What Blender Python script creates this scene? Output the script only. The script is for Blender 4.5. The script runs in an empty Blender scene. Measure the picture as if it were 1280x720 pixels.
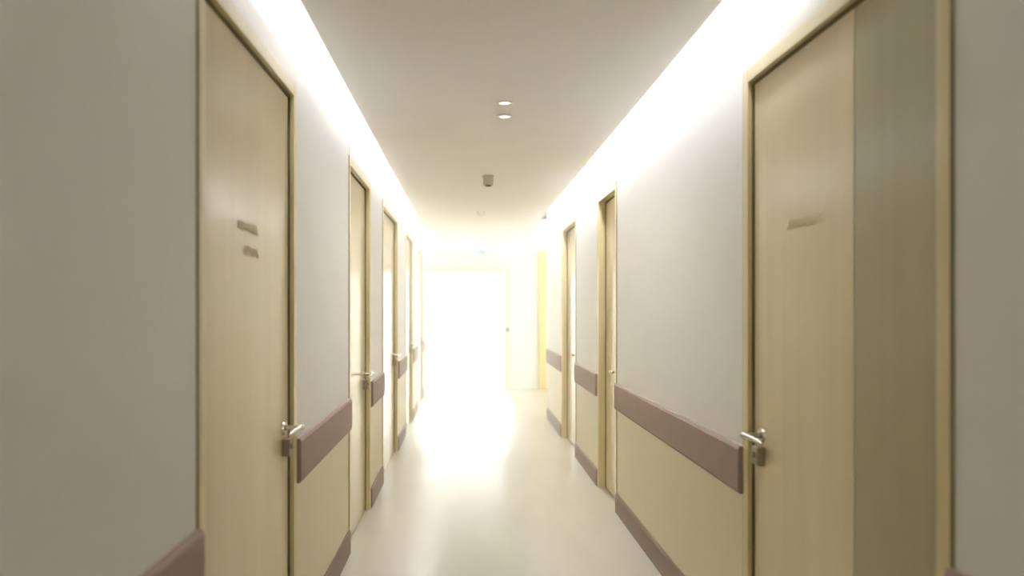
import bpy, bmesh, math, random
from mathutils import Vector, Matrix
random.seed(4)
sc = bpy.context.scene
C = sc.collection
PI = math.pi

# ------------------------------------------------------------------ measures
CAM_Z = 1.41
WL, WR = 0.677, 1.04            # distance of the two walls from the camera's line
H_PANEL = 2.49                  # underside of the dropped ceiling
H_SLAB = 2.70
Y0, YFAR = -1.4, 13.26
YL_END, YR_END = 12.37, 9.75    # where the corridor walls stop before the lobby
XL_LOB, XR_LOB = -1.7, 3.0

# ------------------------------------------------------------------ materials
def srgb(r, g, b):
    f = lambda c: c/12.92 if c <= .04045 else ((c+.055)/1.055)**2.4
    return (f(r/255), f(g/255), f(b/255), 1)

def mat(name, col, rough=.5, metal=0, noise=None, spec=.5, coat=0, coat_rough=.1, bump=0):
    """noise = (scale xyz, amount): a faint mottling / grain of the colour itself."""
    m = bpy.data.materials.new(name); m.use_nodes = True
    nt = m.node_tree; b = nt.nodes['Principled BSDF']
    b.inputs['Base Color'].default_value = col
    b.inputs['Roughness'].default_value = rough
    b.inputs['Metallic'].default_value = metal
    b.inputs['Specular IOR Level'].default_value = spec
    b.inputs['Coat Weight'].default_value = coat
    b.inputs['Coat Roughness'].default_value = coat_rough
    if noise:
        sca, amt = noise
        tc = nt.nodes.new('ShaderNodeTexCoord')
        mp = nt.nodes.new('ShaderNodeMapping'); mp.inputs['Scale'].default_value = sca
        nz = nt.nodes.new('ShaderNodeTexNoise'); nz.inputs['Scale'].default_value = 1; nz.inputs['Detail'].default_value = 4
        rp = nt.nodes.new('ShaderNodeValToRGB')
        rp.color_ramp.elements[0].position = .3; rp.color_ramp.elements[1].position = .7
        rp.color_ramp.elements[0].color = tuple(c*(1-amt) for c in col[:3]) + (1,)
        rp.color_ramp.elements[1].color = tuple(min(1, c*(1+amt)) for c in col[:3]) + (1,)
        nt.links.new(tc.outputs['Object'], mp.inputs[0]); nt.links.new(mp.outputs[0], nz.inputs[0])
        nt.links.new(nz.outputs[0], rp.inputs[0]); nt.links.new(rp.outputs[0], b.inputs['Base Color'])
        if bump:
            bp = nt.nodes.new('ShaderNodeBump'); bp.inputs['Strength'].default_value = bump; bp.inputs['Distance'].default_value = .002
            nt.links.new(nz.outputs[0], bp.inputs['Height']); nt.links.new(bp.outputs[0], b.inputs['Normal'])
    return m

def emit(name, col, strength):
    m = bpy.data.materials.new(name); m.use_nodes = True
    nt = m.node_tree; nt.nodes.clear()
    e = nt.nodes.new('ShaderNodeEmission'); o = nt.nodes.new('ShaderNodeOutputMaterial')
    e.inputs[0].default_value = col; e.inputs[1].default_value = strength
    nt.links.new(e.outputs[0], o.inputs[0]); return m

M = {}
M['wall'] = mat('wall_paint', srgb(232, 231, 227), .55, noise=((3, 3, 3), .012), spec=.3)
M['dado'] = mat('dado_vinyl', srgb(222, 213, 182), .45, noise=((3, 3, 3), .015), spec=.4)
M['ceiling'] = mat('ceiling_paint', srgb(246, 244, 242), .8, noise=((2, 2, 2), .01), spec=.2)
M['floor'] = mat('floor_vinyl', srgb(192, 186, 170), .24, noise=((5, 1.2, 5), .03), spec=.75)
M['leaf'] = mat('door_laminate', srgb(222, 208, 174), .22, noise=((14, 14, .7), .035), spec=.6)
M['panel'] = mat('side_panel_laminate', srgb(176, 170, 138), .25, noise=((14, 14, .7), .03), spec=.5)
M['frame'] = mat('frame_paint', srgb(214, 200, 152), .35, noise=((8, 8, .8), .02))
M['head'] = mat('head_plate_paint', srgb(222, 214, 200), .4)
M['rail'] = mat('guard_vinyl', srgb(158, 137, 124), .6, noise=((9, 9, 9), .03))
M['base'] = mat('base_vinyl', srgb(138, 118, 102), .5, noise=((9, 9, 9), .03))
M['seal_gap_shade'] = mat('rubber_and_gap_shade', srgb(118, 104, 64), .7)
M['chrome'] = mat('satin_nickel', srgb(205, 200, 188), .22, metal=1)
M['lock'] = mat('lock_metal', srgb(165, 152, 132), .5, metal=1)
M['mark'] = mat('lettering', srgb(213, 198, 164), .4)
M['alu'] = mat('door_profile', srgb(226, 212, 182), .35, noise=((4, 4, 4), .01))
M['dark'] = mat('dark_grip', srgb(70, 66, 70), .35, metal=.6)
M['grey'] = mat('sensor_plastic', srgb(190, 185, 165), .5)
M['white'] = mat('white_plastic', srgb(235, 232, 225), .35)
M['ochre'] = mat('ochre_wood', srgb(236, 214, 140), .4, noise=((10, 10, .8), .04))
M['pave'] = mat('pavement', srgb(225, 222, 214), .8, noise=((2, 2, 2), .03))
LED = (1, 1.03, 1.12, 1)
M['led_low'] = emit('led_strip_dimmed', LED, 38)
M['led_end_fill'] = emit('led_strip_end_fill', LED, 7.5)
M['led_mid'] = emit('led_strip', LED, 62)
M['led_high'] = emit('led_strip_full', LED, 82)
M['lens'] = emit('lamp_lens', (1, .95, .86, 1), 1.3)
M['sign_green'] = emit('sign_green', (.04, .75, .28, 1), 2.0)
M['sign_pale'] = emit('sign_pale', (.80, 1, .88, 1), 1.2)
def glass():
    m = bpy.data.materials.new('clear_glass'); m.use_nodes = True
    nt = m.node_tree; nt.nodes.clear()
    o = nt.nodes.new('ShaderNodeOutputMaterial'); mx = nt.nodes.new('ShaderNodeMixShader')
    t = nt.nodes.new('ShaderNodeBsdfTransparent'); g = nt.nodes.new('ShaderNodeBsdfGlossy')
    g.inputs['Roughness'].default_value = .03; t.inputs[0].default_value = (.97, .985, .98, 1)
    mx.inputs[0].default_value = .07
    nt.links.new(t.outputs[0], mx.inputs[1]); nt.links.new(g.outputs[0], mx.inputs[2]); nt.links.new(mx.outputs[0], o.inputs[0])
    return m
M['glass'] = glass()

# ------------------------------------------------------------------ mesh helpers
def box(bm, x0, x1, y0, y1, z0, z1, mi=0):
    x0, x1 = min(x0, x1), max(x0, x1); y0, y1 = min(y0, y1), max(y0, y1); z0, z1 = min(z0, z1), max(z0, z1)
    v = [bm.verts.new(p) for p in ((x0,y0,z0),(x1,y0,z0),(x1,y1,z0),(x0,y1,z0),(x0,y0,z1),(x1,y0,z1),(x1,y1,z1),(x0,y1,z1))]
    for q in ((0,3,2,1),(4,5,6,7),(0,1,5,4),(1,2,6,5),(2,3,7,6),(3,0,4,7)):
        bm.faces.new([v[i] for i in q]).material_index = mi

def tube(bm, p0, p1, r0, r1=None, seg=20, mi=0):
    r1 = r0 if r1 is None else r1
    p0, p1 = Vector(p0), Vector(p1); d = (p1-p0)
    q = d.to_track_quat('Z', 'Y').to_matrix().to_4x4()
    m = Matrix.Translation((p0+p1)/2) @ q
    ret = bmesh.ops.create_cone(bm, cap_ends=True, segments=seg, radius1=r0, radius2=r1, depth=d.length, matrix=m)
    for f in {f for v in ret['verts'] for f in v.link_faces}: f.material_index = mi

def lathe(bm, prof, origin, seg=28):
    """prof: (radius, z) pairs, spun about the vertical through origin."""
    ox, oy, oz = origin; rings = []
    for r, z in prof:
        if r < 1e-6: rings.append([bm.verts.new((ox, oy, oz+z))])
        else: rings.append([bm.verts.new((ox+r*math.cos(2*PI*k/seg), oy+r*math.sin(2*PI*k/seg), oz+z)) for k in range(seg)])
    for a, b in zip(rings, rings[1:]):
        for k in range(seg):
            k2 = (k+1) % seg
            if len(a) == 1: bm.faces.new((a[0], b[k], b[k2]))
            elif len(b) == 1: bm.faces.new((a[k], a[k2], b[0]))
            else: bm.faces.new((a[k], a[k2], b[k2], b[k]))

def obj(name, bm, mats, parent=None, bevel=0, smooth=False, loc=None):
    bmesh.ops.recalc_face_normals(bm, faces=bm.faces)
    me = bpy.data.meshes.new(name); bm.to_mesh(me); bm.free()
    if loc:                                   # move the origin to loc, keep the shape in place
        me.transform(Matrix.Translation(-Vector(loc)))
    for m in (mats if isinstance(mats, (list, tuple)) else [mats]): me.materials.append(m)
    if smooth:
        for p in me.polygons: p.use_smooth = True
    o = bpy.data.objects.new(name, me); C.objects.link(o)
    if loc: o.location = loc
    if parent is not None:
        o.parent = parent
    if bevel:
        md = o.modifiers.new('bevel', 'BEVEL'); md.width = bevel; md.segments = 2; md.limit_method = 'ANGLE'; md.angle_limit = math.radians(40)
    return o

def empty(name, loc=(0, 0, 0)):
    o = bpy.data.objects.new(name, None); C.objects.link(o); o.location = loc; o.empty_display_size = .1
    return o

def tag(o, label, cat, group=None, kind=None):
    o['label'] = label; o['category'] = cat
    if group: o['group'] = group
    if kind: o['kind'] = kind
    return o

B = bmesh.new

# ------------------------------------------------------------------ room shell
# doors: (near y, far y) of the frame's outside, along each wall
DL = [(1.914, 3.02), (4.375, 5.36), (6.125, 7.48), (8.46, 9.60), (10.5, 11.9)]
DR = [(1.628, 2.85), (5.255, 6.02), (7.21, 8.30)]
H_HEAD, H_LEAF = 2.29, 2.24
FR = 0.05                       # face width of a door frame

def wall(name, s, W, doors, y_end, label):
    bm = B(); th = .1
    def bx(p0, p1, y0, y1, z0, z1, mi): box(bm, s*(W+p0), s*(W+p1), y0, y1, z0, z1, mi)
    y = Y0
    spans = []
    for a, b in doors:
        spans.append((y, a+FR*.5)); y = b-FR*.5
        bx(0, th, a+FR*.5, b-FR*.5, H_HEAD-FR*.5, H_SLAB, 0)
    spans.append((y, y_end))
    for a, b in spans:
        bx(0, th, a, b, 0, .80, 1); bx(0, th, a, b, .80, H_SLAB, 0)
    bx(th, th+.1, Y0, y_end, 0, H_SLAB, 0)
    o = obj(name, bm, [M['wall'], M['dado']]); tag(o, label, 'wall', kind='structure')
    return spans
spL = wall('wall_left', -1, WL, DL, YL_END, 'long pale corridor wall with five doors on the left')
spR = wall('wall_right', 1, WR, DR, YR_END, 'long pale corridor wall with three doors on the right')

bm = B(); box(bm, XL_LOB-.1, XR_LOB+.2, Y0-.1, YFAR+.15, -.1, 0)
tag(obj('floor', bm, M['floor']), 'glossy cream vinyl corridor floor', 'floor', kind='structure')

bm = B()
eL, eR = -.584, .903
YP = YFAR-.13                   # the panel stops short of the end wall: an added third slot to light that wall
box(bm, eL, eR, Y0, YP, H_PANEL, H_PANEL+.05)
box(bm, eR, XR_LOB, YR_END, YP, H_PANEL, H_PANEL+.05)
box(bm, XL_LOB, eL, YL_END, YP, H_PANEL, H_PANEL+.05)
box(bm, XL_LOB-.1, XR_LOB+.2, Y0-.1, YFAR+.15, H_SLAB, H_SLAB+.1)
tag(obj('ceiling', bm, M['ceiling']), 'dropped white ceiling with light slots along both walls', 'ceiling', kind='structure')

bm = B(); bw0, bw1, bz0, bz1 = -.15, .60, 1.05, 1.75
box(bm, -WL-.2, bw0, Y0-.1, Y0, 0, H_SLAB); box(bm, bw1, WR+.2, Y0-.1, Y0, 0, H_SLAB)
box(bm, bw0, bw1, Y0-.1, Y0, 0, bz0); box(bm, bw0, bw1, Y0-.1, Y0, bz1, H_SLAB)
tag(obj('wall_back', bm, M['wall']), 'plain wall closing the corridor behind the viewer', 'wall', kind='structure')

# end wall with the glass door opening
OX0, OX1, OH = -.80, .735, 2.115      # outside of its frame
bm = B()
box(bm, XL_LOB-.1, OX0+.03, YFAR, YFAR+.15, 0, H_SLAB)
box(bm, OX1-.03, XR_LOB+.2, YFAR, YFAR+.15, 0, H_SLAB)
box(bm, OX0+.03, OX1-.03, YFAR, YFAR+.15, OH-.03, H_SLAB)
tag(obj('wall_far', bm, M['wall']), 'pale end wall around the bright glass door', 'wall', kind='structure')
bm = B(); box(bm, XL_LOB-.1, XL_LOB, YL_END, YFAR, 0, H_SLAB); box(bm, XL_LOB, -WL-.2, YL_END-.1, YL_END, 0, H_SLAB)
tag(obj('wall_lobby_left', bm, M['wall']), 'short return wall of the lobby past the left doors', 'wall', kind='structure')
# right side of the lobby gets an added unseen window for fill daylight
bm = B()
box(bm, XR_LOB, XR_LOB+.2, YR_END-.1, YR_END+.5, 0, H_SLAB); box(bm, XR_LOB, XR_LOB+.2, YFAR-.5, YFAR, 0, H_SLAB)
box(bm, XR_LOB, XR_LOB+.2, YR_END+.5, YFAR-.5, 0, .6); box(bm, XR_LOB, XR_LOB+.2, YR_END+.5, YFAR-.5, 2.4, H_SLAB)
box(bm, WR+.2, XR_LOB, YR_END-.1, YR_END, 0, H_SLAB)
tag(obj('wall_lobby_right', bm, M['wall']), 'lobby wall with an added fill window round the right corner', 'wall', kind='structure')
bm = B()
wy0, wy1 = YR_END+.5, YFAR-.5
for a, b in ((wy0, wy0+.05), (wy1-.05, wy1), ((wy0+wy1)/2-.025, (wy0+wy1)/2+.025)): box(bm, XR_LOB+.05, XR_LOB+.12, a, b, .6, 2.4)
for a, b in ((.6, .65), (2.35, 2.4)): box(bm, XR_LOB+.05, XR_LOB+.12, wy0, wy1, a, b)
w = tag(obj('fill_window_1', bm, M['white']), 'white framed window added for fill daylight, unseen round the right corner', 'window', kind='structure')
bm = B(); box(bm, XR_LOB+.08, XR_LOB+.086, wy0+.05, wy1-.05, .65, 2.35); obj('pane', bm, M['glass'], w)

bm = B()  # unseen window added behind the camera as fill light
box(bm, bw0, bw0+.05, Y0-.08, Y0-.02, bz0, bz1); box(bm, bw1-.05, bw1, Y0-.08, Y0-.02, bz0, bz1)
box(bm, bw0+.05, bw1-.05, Y0-.08, Y0-.02, bz0, bz0+.05); box(bm, bw0+.05, bw1-.05, Y0-.08, Y0-.02, bz1-.05, bz1)
w = tag(obj('fill_window_2', bm, M['white']), 'added unseen window behind the viewer for fill daylight', 'window', kind='structure')
bm = B(); box(bm, bw0+.05, bw1-.05, Y0-.053, Y0-.047, bz0+.05, bz1-.05); obj('pane', bm, M['glass'], w)
bm = B(); box(bm, -30, 30, YFAR+.16, 60, -.14, -.04)
tag(obj('ground', bm, M['pave']), 'pale pavement outside the glass door', 'ground', kind='structure')

# ------------------------------------------------------------------ guard bands on the walls
cnt = {'rail': 0, 'base': 0}
LAB = {('l', 0): 'on the left wall before the first door', ('l', 1): 'on the left wall between the first and second doors',
       ('l', 2): 'on the left wall between the second and third doors', ('l', 3): 'on the left wall between the third and fourth doors',
       ('l', 4): 'on the left wall between the fourth and fifth doors', ('l', 5): 'on the left wall past the fifth door',
       ('r', 0): 'on the right wall before the first door', ('r', 1): 'on the right wall between the first and second doors',
       ('r', 2): 'on the right wall between the second and third doors', ('r', 3): 'on the right wall past the third door'}
for s, W, doors, yend, key in ((-1, WL, DL, YL_END, 'l'), (1, WR, DR, YR_END, 'r')):
    edges = [Y0] + [e for d in doors for e in d] + [yend]
    for k in range(0, len(edges), 2):
        a, b = edges[k]+.004, edges[k+1]-.004
        if b-a < .05: continue
        zr0, zr1 = .712, .890
        if k == 0: zr1 -= .035; zr0 -= .035
        bm = B(); prof = [(0, zr0), (.014, zr0), (.020, zr0+.012), (.020, zr1-.012), (.014, zr1), (0, zr1)]
        rings = [[bm.verts.new((s*(W-p), y, z)) for p, z in prof] for y in (a, b)]
        n = len(prof)
        for i in range(n): bm.faces.new((rings[0][i], rings[0][(i+1) % n], rings[1][(i+1) % n], rings[1][i]))
        bm.faces.new(rings[0]); bm.faces.new(rings[1][::-1])
        cnt['rail'] += 1
        tag(obj('trim_%d' % cnt['rail'], bm, M['rail']), 'mauve brown wall guard band ' + LAB[(key, k//2)], 'wall guard', 'wall guard bands', 'structure')
        bm = B(); prof = [(0, 0), (.012, 0), (.012, .120), (.006, .138), (0, .138)]
        rings = [[bm.verts.new((s*(W-p), y, z)) for p, z in prof] for y in (a, b)]
        n = len(prof)
        for i in range(n): bm.faces.new((rings[0][i], rings[0][(i+1) % n], rings[1][(i+1) % n], rings[1][i]))
        bm.faces.new(rings[0]); bm.faces.new(rings[1][::-1])
        tag(obj('baseboard_%s' % ('left' if s < 0 else 'right'), bm, M['base']), 'brown skirting band ' + LAB[(key, k//2)], 'baseboard', 'skirting bands', 'structure')

# ------------------------------------------------------------------ doors
def lever(parent, s, W, y, toward, REC, z=.955):
    """Lever handle: rose, neck and lever (toward = -1 points the lever at the viewer)."""
    xf = W+REC                                     # leaf face
    X = lambda p: s*(xf-p)                         # p metres out from the leaf
    bm = B(); tube(bm, (X(0), y, z), (X(.009), y, z), .027, .025, 28)
    tube(bm, (X(.009), y, z), (X(.070), y, z), .0105, .0105, 16)
    h = obj('handle', bm, M['chrome'], parent, smooth=False, bevel=.001); h['label'] = 'satin nickel lever handle'
    bm = B()                                       # lever: swept, flattened towards its end
    pts = []
    for t in (0, .06, .12, .25, .45, .65, .85, .96, 1):
        pts.append((.066-.010*math.sin(t*PI*.5), y+toward*(-.011+.150*t), z-.006*t, .012-.003*t if t < .96 else .006, .0115-.0035*t if t < .96 else .004))
    rings = []
    for p, yy, zz, rz, rx in pts:
        rings.append([bm.verts.new((X(p+rx*math.cos(2*PI*k/14)), yy, zz+rz*math.sin(2*PI*k/14))) for k in range(14)])
    for a, b in zip(rings, rings[1:]):
        for k in range(14): bm.faces.new((a[k], a[(k+1) % 14], b[(k+1) % 14], b[k]))
    bm.faces.new(rings[0]); bm.faces.new(rings[-1])
    obj('lever', bm, M['chrome'], h, smooth=True)
    bm = B(); box(bm, X(0), X(.030), y-.026, y+.026, z-.105, z-.040); tube(bm, (X(.030), y, z-.068), (X(.036), y, z-.068), .012, .011, 20)
    l = obj('lock_case', bm, M['lock'], parent, bevel=.004); l['label'] = 'dark metal lock case under the lever'

def sign_marks(parent, s, W, REC, yc, z, rows, width):
    """Rows of faint small illegible strokes, laid on the leaf."""
    bm = B(); xf = W+REC
    for r in range(rows):
        y = yc-width/2+(0 if r == 0 else width*.28); zz = z-.075*r
        while y < yc+width/2:
            w_ = random.uniform(.010, .020); h_ = random.choice((.024, .030, .034))
            k = random.random()
            box(bm, s*(xf-.0004), s*(xf-.0018), y, y+.005, zz-h_/2, zz+h_/2)
            box(bm, s*(xf-.0004), s*(xf-.0018), y+.005, y+w_, zz+(h_/2-.006 if k < .5 else -.003), zz+(h_/2 if k < .5 else .003))
            if k > .35: box(bm, s*(xf-.0004), s*(xf-.0018), y+w_-.004, y+w_, zz-h_/2, zz)
            y += w_+.007
    obj('lettering', bm, M['mark'], parent)

def door(num, s, W, ya, yb, label, hand='far', marks=None, REC=.045, side=None):
    t = empty('door_%d' % num, (s*W, (ya+yb)/2, 0)); tag(t, label, 'door', kind='structure')
    off = Vector(t.location)
    def put(name, bm, m, par=None, **k):
        bmesh.ops.translate(bm, verts=bm.verts, vec=-off)
        return obj(name, bm, m, par or t, **k)
    bm = B(); d0, d1 = -.004, REC+.045             # from proud of the wall to behind the leaf
    bx = lambda p0, p1, y0, y1, z0, z1: box(bm, s*(W+p0), s*(W+p1), y0, y1, z0, z1)
    bx(d0, d1, ya, ya+FR, 0, H_HEAD); bx(d0, d1, yb-FR, yb, 0, H_HEAD); bx(d0, d1, ya+FR, yb-FR, H_LEAF, H_HEAD)
    put('frame', bm, M['frame'], bevel=.003)
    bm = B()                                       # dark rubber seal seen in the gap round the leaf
    bx(REC-.006, REC+.04, ya+FR, ya+FR+.008, 0, H_LEAF); bx(REC-.006, REC+.04, yb-FR-.008, yb-FR, 0, H_LEAF); bx(REC-.006, REC+.04, ya+FR+.008, yb-FR-.008, H_LEAF-.008, H_LEAF)
    for y0, y1 in ((ya-.009, ya), (yb, yb+.003)): bx(-.0025, .002, y0, y1, .14, H_HEAD)   # dark strip painting the shadow gap between frame and wall
    put('seal_gap_shade', bm, M['seal_gap_shade'])
    y_in = ya+FR+.010
    if side:                                       # fixed side panel on the viewer's side of the leaf
        bm = B(); bx(REC, REC+.042, y_in, side-.002, .006, H_LEAF-.010)
        p = put('side_panel', bm, M['panel'], bevel=.002); p['label'] = 'darker olive fixed side panel'
        bm = B(); bx(REC-.004, REC+.002, y_in-.001, y_in+.014, .01, H_LEAF-.014)
        p = put('edge_strip', bm, M['alu']); p['label'] = 'pale edge strip along the side panel'
        y_in = side+.002
    bm = B(); bx(REC, REC+.042, y_in, yb-FR-.010, .006, H_LEAF-.010)
    put('leaf', bm, M['leaf'], bevel=.002)
    bm = B(); bx(-.003, .002, ya-.004, yb+.004, H_HEAD, H_HEAD+.075)
    put('head_plate', bm, M['head'], bevel=.002)
    y = yb-FR-.085 if hand == 'far' else ya+FR+.085
    before = set(bpy.data.objects)
    lever(t, s, W, y, -1 if hand == 'far' else 1, REC)
    if marks: sign_marks(t, s, W, REC, *marks)
    for o in set(bpy.data.objects)-before:
        o.data.transform(Matrix.Translation(-off))
    return t

names_L = ['large cream laminate door nearest on the left wall', 'narrow cream door second along the left wall', 'cream door third along the left wall',
           'pale door fourth along the left wall', 'pale door fifth along the left wall beside the glass door']
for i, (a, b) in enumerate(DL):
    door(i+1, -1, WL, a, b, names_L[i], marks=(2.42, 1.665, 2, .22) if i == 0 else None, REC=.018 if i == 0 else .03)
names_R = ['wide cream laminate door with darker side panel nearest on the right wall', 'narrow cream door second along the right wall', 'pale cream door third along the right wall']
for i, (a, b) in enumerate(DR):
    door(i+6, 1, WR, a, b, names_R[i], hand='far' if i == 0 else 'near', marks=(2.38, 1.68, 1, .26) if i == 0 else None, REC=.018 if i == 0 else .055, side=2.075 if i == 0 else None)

# glazed end door
t = empty('door_9', ((OX0+OX1)/2, YFAR, 0)); tag(t, 'bright glass exit door at the end of the corridor', 'door', kind='structure'); off = Vector(t.location)
def put9(name, bm, m, par=None, **k):
    bmesh.ops.translate(bm, verts=bm.verts, vec=-off); return obj(name, bm, m, par or t, **k)
bm = B(); fw = .075
box(bm, OX0, OX0+fw, YFAR-.02, YFAR+.12, 0, OH); box(bm, OX1-fw, OX1, YFAR-.02, YFAR+.12, 0, OH); box(bm, OX0+fw, OX1-fw, YFAR-.02, YFAR+.12, OH-fw, OH)
put9('frame', bm, M['alu'], bevel=.004)
bm = B(); box(bm, OX0+fw, OX1-fw, YFAR-.02, YFAR+.12, -.002, .012); put9('threshold', bm, M['alu'], bevel=.003)
bm = B(); box(bm, OX0+fw+.004, OX1-fw-.004, YFAR+.055, YFAR+.067, .016, OH-fw-.004); put9('glass_leaf', bm, M['glass'])
bm = B()
hx, hz = OX1-.022, 1.035
tube(bm, (hx, YFAR-.02, hz), (hx, YFAR-.034, hz), .036, .034, 28); tube(bm, (hx, YFAR-.034, hz), (hx, YFAR-.075, hz), .013, .013, 16)
lathe_pts = [(0, -.0), (.020, .002), (.032, .012), (.036, .024), (.030, .036), (.018, .043), (0, .045)]
b2 = B(); lathe(b2, lathe_pts, (0, 0, 0)); b2.transform(Matrix.Translation((hx, YFAR-.112, hz)) @ Matrix.Rotation(-PI/2, 4, 'X'))
me = bpy.data.meshes.new('tmp'); b2.to_mesh(me); b2.free(); bm.from_mesh(me); bpy.data.meshes.remove(me)
h = put9('handle', bm, M['dark'], smooth=False); h['label'] = 'dark round door knob'

# yellow wooden post on the end wall
bm = B(); px0, px1 = 1.262, 1.385
box(bm, px0, px1, YFAR-.05, YFAR, 0, 2.42); box(bm, px0+.022, px1-.022, YFAR-.058, YFAR-.05, .05, 2.37)
tag(obj('trim_%d' % (cnt['rail']+1), bm, M['ochre'], bevel=.004), 'yellow wooden door jamb on the end wall right of the glass door', 'door jamb', kind='structure')

# ------------------------------------------------------------------ light slots: LED strips lying above the gap
def cove(s, xe, W, y0, y1, m, label):
    t = empty('cove_light', (s*(W-.03), y0, H_SLAB-.03)); tag(t, label, 'ceiling light', 'light strips in the ceiling slots'); off = Vector(t.location)
    bm = B(); a, b = sorted((xe+s*.005, s*W-s*.005))
    box(bm, a, b, y0, y1, H_SLAB-.020, H_SLAB-.001)
    bmesh.ops.translate(bm, verts=bm.verts, vec=-off); obj('housing', bm, M['white'], t)
    bm = B(); gw = b-a; a2, b2 = (b-.42*gw, b-.04*gw) if s < 0 else (a+.04*gw, a+.42*gw)
    box(bm, a2, b2, y0+.02, y1-.02, H_SLAB-.026, H_SLAB-.020)
    bmesh.ops.translate(bm, verts=bm.verts, vec=-off); l = obj('light_strip', bm, m, t); l['label'] = 'added glowing warm white strip'
for s_, xe, W_, ys, side in ((-1, eL, WL, (2.3, 5.3, 8.4, YL_END-.03), 'left'), (1, eR, WR, (2.3, 4.9, 7.3, YR_END-.03), 'right')):
    for k, (m_, which) in enumerate((('led_low', 'nearest length'), ('led_mid', 'middle length'), ('led_high', 'farthest length'))):
        cove(s_, xe, W_, ys[k]+(.002 if k else 0), ys[k+1]-.002, M[m_], '%s of warm light strip in the ceiling slot along the %s wall' % (which, side))

t = empty('cove_light', (.65, YFAR-.06, H_SLAB-.03)); tag(t, 'added hidden light strip brightening the end wall and exit sign', 'ceiling light', 'light strips in the ceiling slots')
off = Vector(t.location)  # hidden strip added to brighten the end wall
bm = B(); box(bm, XL_LOB+.02, XR_LOB-.02, YP+.005, YFAR-.005, H_SLAB-.020, H_SLAB-.001); bmesh.ops.translate(bm, verts=bm.verts, vec=-off); obj('housing', bm, M['white'], t)
bm = B(); box(bm, XL_LOB+.05, XR_LOB-.05, YP+.01, YP+.06, H_SLAB-.026, H_SLAB-.020); bmesh.ops.translate(bm, verts=bm.verts, vec=-off); l = obj('light_strip', bm, M['led_end_fill'], t); l['label'] = 'added glowing warm white strip'

# ------------------------------------------------------------------ ceiling fittings
def downlight(x, y, label):
    t = empty('downlight', (x, y, H_PANEL)); tag(t, label, 'ceiling light', 'small downlights in the ceiling')
    bm = B(); lathe(bm, [(.030, -.002), (.031, -.006), (.038, -.007), (.042, -.003), (.042, .0), (.028, .0)], (0, 0, 0)); obj('trim_ring', bm, M['white'], t, smooth=True)
    bm = B(); lathe(bm, [(.031, -.001), (.030, -.005), (.018, -.007), (0, -.008)], (0, 0, 0)); obj('lens', bm, M['lens'], t, smooth=True)
def lamp(x, y):
    l = bpy.data.lights.new('downlight_lamp', 'SPOT'); l.energy = 7; l.color = (1, .97, .92); l.spot_size = math.radians(150); l.spot_blend = .6; l.shadow_soft_size = .03
    o = bpy.data.objects.new('downlight_lamp', l); C.objects.link(o); o.location = (x, y, H_PANEL-.02)
lamp(.202, 3.99); lamp(.216, 4.275)
downlight(.202, 3.99, 'small round ceiling downlight nearer the viewer, front of the pair')
downlight(.216, 4.275, 'small round ceiling downlight just behind the front one')
t = empty('ceiling_sensor', (.178, 6.2, H_PANEL)); tag(t, 'small grey sensor hanging from the ceiling mid corridor', 'sensor')
bm = B(); lathe(bm, [(0, 0), (.045, 0), (.048, -.010), (.044, -.016), (0, -.016)], (0, 0, 0)); obj('mounting_plate', bm, M['grey'], t, smooth=False)
bm = B(); box(bm, -.040, .040, -.04, .04, -.080, -.016); obj('body', bm, M['grey'], t, bevel=.008)
bm = B(); lathe(bm, [(.026, -.079), (.026, -.084), (.015, -.089), (0, -.091)], (0, 0, 0)); obj('lens', bm, M['dark'], t, smooth=True)
t = empty('smoke_detector', (.160, 8.55, H_PANEL)); tag(t, 'tiny pale smoke detector on the ceiling near the exit sign', 'smoke detector')
bm = B(); lathe(bm, [(0, 0), (.05, 0), (.05, -.014), (.044, -.018), (0, -.018)], (0, 0, 0)); obj('base_ring', bm, M['white'], t)
bm = B(); lathe(bm, [(.036, -.018), (.034, -.036), (.022, -.046), (0, -.048)], (0, 0, 0)); obj('head', bm, M['white'], t, smooth=True)

# ------------------------------------------------------------------ exit sign over the glass door
sx, sz = .205, 2.375
t = empty('exit_sign', (sx, YFAR-.055, sz)); tag(t, 'small lit green exit sign on the end wall above the glass door', 'exit sign')
bm = B(); box(bm, -.145, .145, -.025, .055, -.062, .062); obj('housing', bm, M['white'], t, bevel=.006)
bm = B(); box(bm, -.135, -.003, -.029, -.025, -.052, .052); p = obj('panel', bm, M['sign_pale'], t); p['label'] = 'pale panel with a green running figure'
def flat(bm, pts, y0=-.0315, y1=-.0292):
    a = [bm.verts.new((x, y0, z)) for x, z in pts]; b = [bm.verts.new((x, y1, z)) for x, z in pts]; n = len(pts)
    bm.faces.new(a); bm.faces.new(b[::-1])
    for i in range(n): bm.faces.new((a[i], a[(i+1) % n], b[(i+1) % n], b[i]))
bm = B()                                                       # running figure
flat(bm, [(-.058+.009*math.cos(k*PI/5), .034+.009*math.sin(k*PI/5)) for k in range(10)])
flat(bm, [(-.080, .022), (-.060, .022), (-.066, -.006), (-.084, -.002)])
flat(bm, [(-.060, .022), (-.042, .008), (-.036, .012), (-.052, .024)])
flat(bm, [(-.080, .022), (-.098, .006), (-.092, .002), (-.076, .014)])
flat(bm, [(-.066, -.006), (-.048, -.018), (-.052, -.042), (-.060, -.042), (-.058, -.022), (-.076, -.010)])
flat(bm, [(-.084, -.002), (-.078, -.024), (-.104, -.034), (-.106, -.028), (-.088, -.020), (-.093, -.002)])
obj('running_figure', bm, M['sign_green'], p)
bm = B(); flat(bm, [(.006, .026), (.070, .026), (.070, .048), (.132, 0), (.070, -.048), (.070, -.026), (.006, -.026)], -.033, -.0252)
a = obj('arrow', bm, M['sign_green'], t); a['label'] = 'bright green arrow pointing right'

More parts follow.
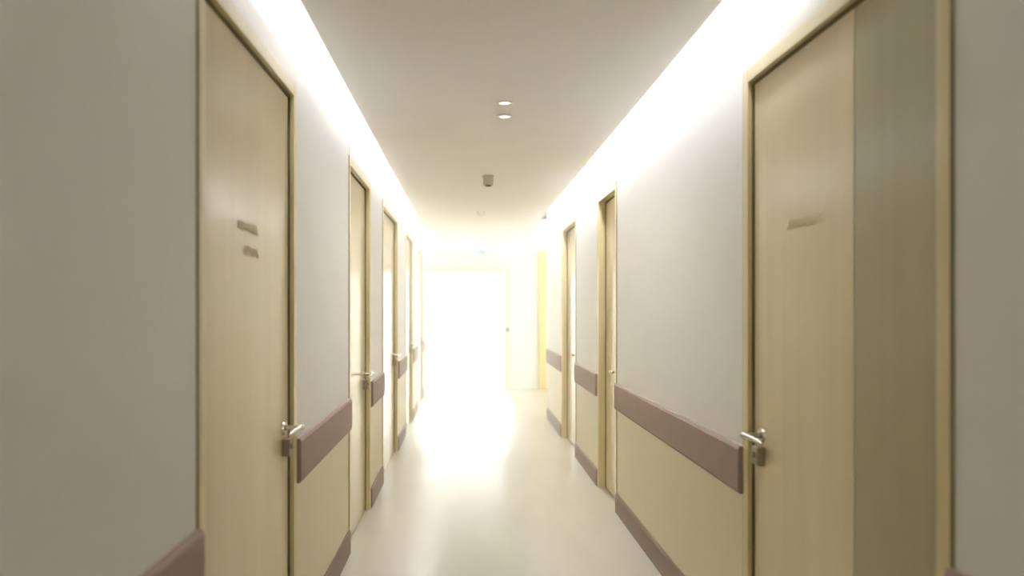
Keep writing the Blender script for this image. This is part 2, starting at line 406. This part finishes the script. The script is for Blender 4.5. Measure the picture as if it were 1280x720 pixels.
# ------------------------------------------------------------------ daylight
wd = bpy.data.worlds.new('World'); sc.world = wd; wd.use_nodes = True
bg = wd.node_tree.nodes['Background']; bg.inputs[0].default_value = (.96, .985, .97, 1); bg.inputs[1].default_value = 5.5
def portal(name, loc, rot, sx_, sy_):
    l = bpy.data.lights.new(name, 'AREA'); l.shape = 'RECTANGLE'; l.size = sx_; l.size_y = sy_; l.cycles.is_portal = True
    o = bpy.data.objects.new(name, l); C.objects.link(o); o.location = loc; o.rotation_euler = rot
portal('door_portal', ((OX0+OX1)/2, YFAR+.16, OH/2), (-PI/2, 0, 0), OX1-OX0, OH)
portal('back_portal', ((bw0+bw1)/2, Y0-.11, (bz0+bz1)/2), (PI/2, 0, 0), bw1-bw0, bz1-bz0)
portal('window_portal', (XR_LOB+.22, (wy0+wy1)/2, 1.5), (0, PI/2, 0), 1.8, wy1-wy0)

sl = bpy.data.lights.new('sun', 'SUN'); sl.energy = 3.5; sl.angle = math.radians(9); sl.color = (1, .98, .97)
so = bpy.data.objects.new('sun', sl); C.objects.link(so); so.location = (0, 20, 8)
so.rotation_euler = Vector((-.02, -1, -.42)).to_track_quat('-Z', 'Y').to_euler()

# ------------------------------------------------------------------ scatter volume standing in for lens bloom over the far half
hm = bpy.data.materials.new('bloom_volume'); hm.use_nodes = True; nt = hm.node_tree; nt.nodes.clear()
o_ = nt.nodes.new('ShaderNodeOutputMaterial'); v_ = nt.nodes.new('ShaderNodeVolumeScatter'); v_.inputs['Color'].default_value = (1, .99, .97, 1)
v_.inputs['Anisotropy'].default_value = .35
tc = nt.nodes.new('ShaderNodeTexCoord'); sx_ = nt.nodes.new('ShaderNodeSeparateXYZ'); mr = nt.nodes.new('ShaderNodeMapRange')
mr.interpolation_type = 'SMOOTHSTEP'
mr.inputs['From Min'].default_value = 0; mr.inputs['From Max'].default_value = 4.2; mr.inputs['To Min'].default_value = 0; mr.inputs['To Max'].default_value = .095
nt.links.new(tc.outputs['Object'], sx_.inputs[0]); nt.links.new(sx_.outputs['Y'], mr.inputs['Value']); nt.links.new(mr.outputs[0], v_.inputs['Density']); nt.links.new(v_.outputs[0], o_.inputs['Volume'])
bm = B(); box(bm, -WL+.03, WR-.065, 4.4, YFAR-.13, .01, H_PANEL-.06)
tag(obj('bloom_volume', bm, hm, loc=(0, 4.4, 0)), 'bright white scatter added for the lens bloom at the far end', 'bloom_volume', kind='stuff')

# ------------------------------------------------------------------ camera
cd = bpy.data.cameras.new('camera'); cam = bpy.data.objects.new('camera', cd); C.objects.link(cam)
cam.location = (0, 0, CAM_Z); cam.rotation_euler = (PI/2, 0, 0)
cd.sensor_width = 36; cd.lens = 36*950/1280; cd.shift_x = 57/1280; cd.shift_y = 25/1280; cd.clip_start = .02
cd.dof.use_dof = True; cd.dof.focus_distance = 4.2; cd.dof.aperture_fstop = 1.3
sc.camera = cam
sc.view_settings.view_transform = 'Standard'; sc.view_settings.look = 'None'
sc.view_settings.gamma = 1; sc.view_settings.use_curve_mapping = False
sc.view_settings.exposure = 0.17
sc.cycles.volume_bounces = 3
sc.cycles.max_bounces = 16; sc.cycles.diffuse_bounces = 10; sc.cycles.glossy_bounces = 5
sc.cycles.sample_clamp_indirect = 20
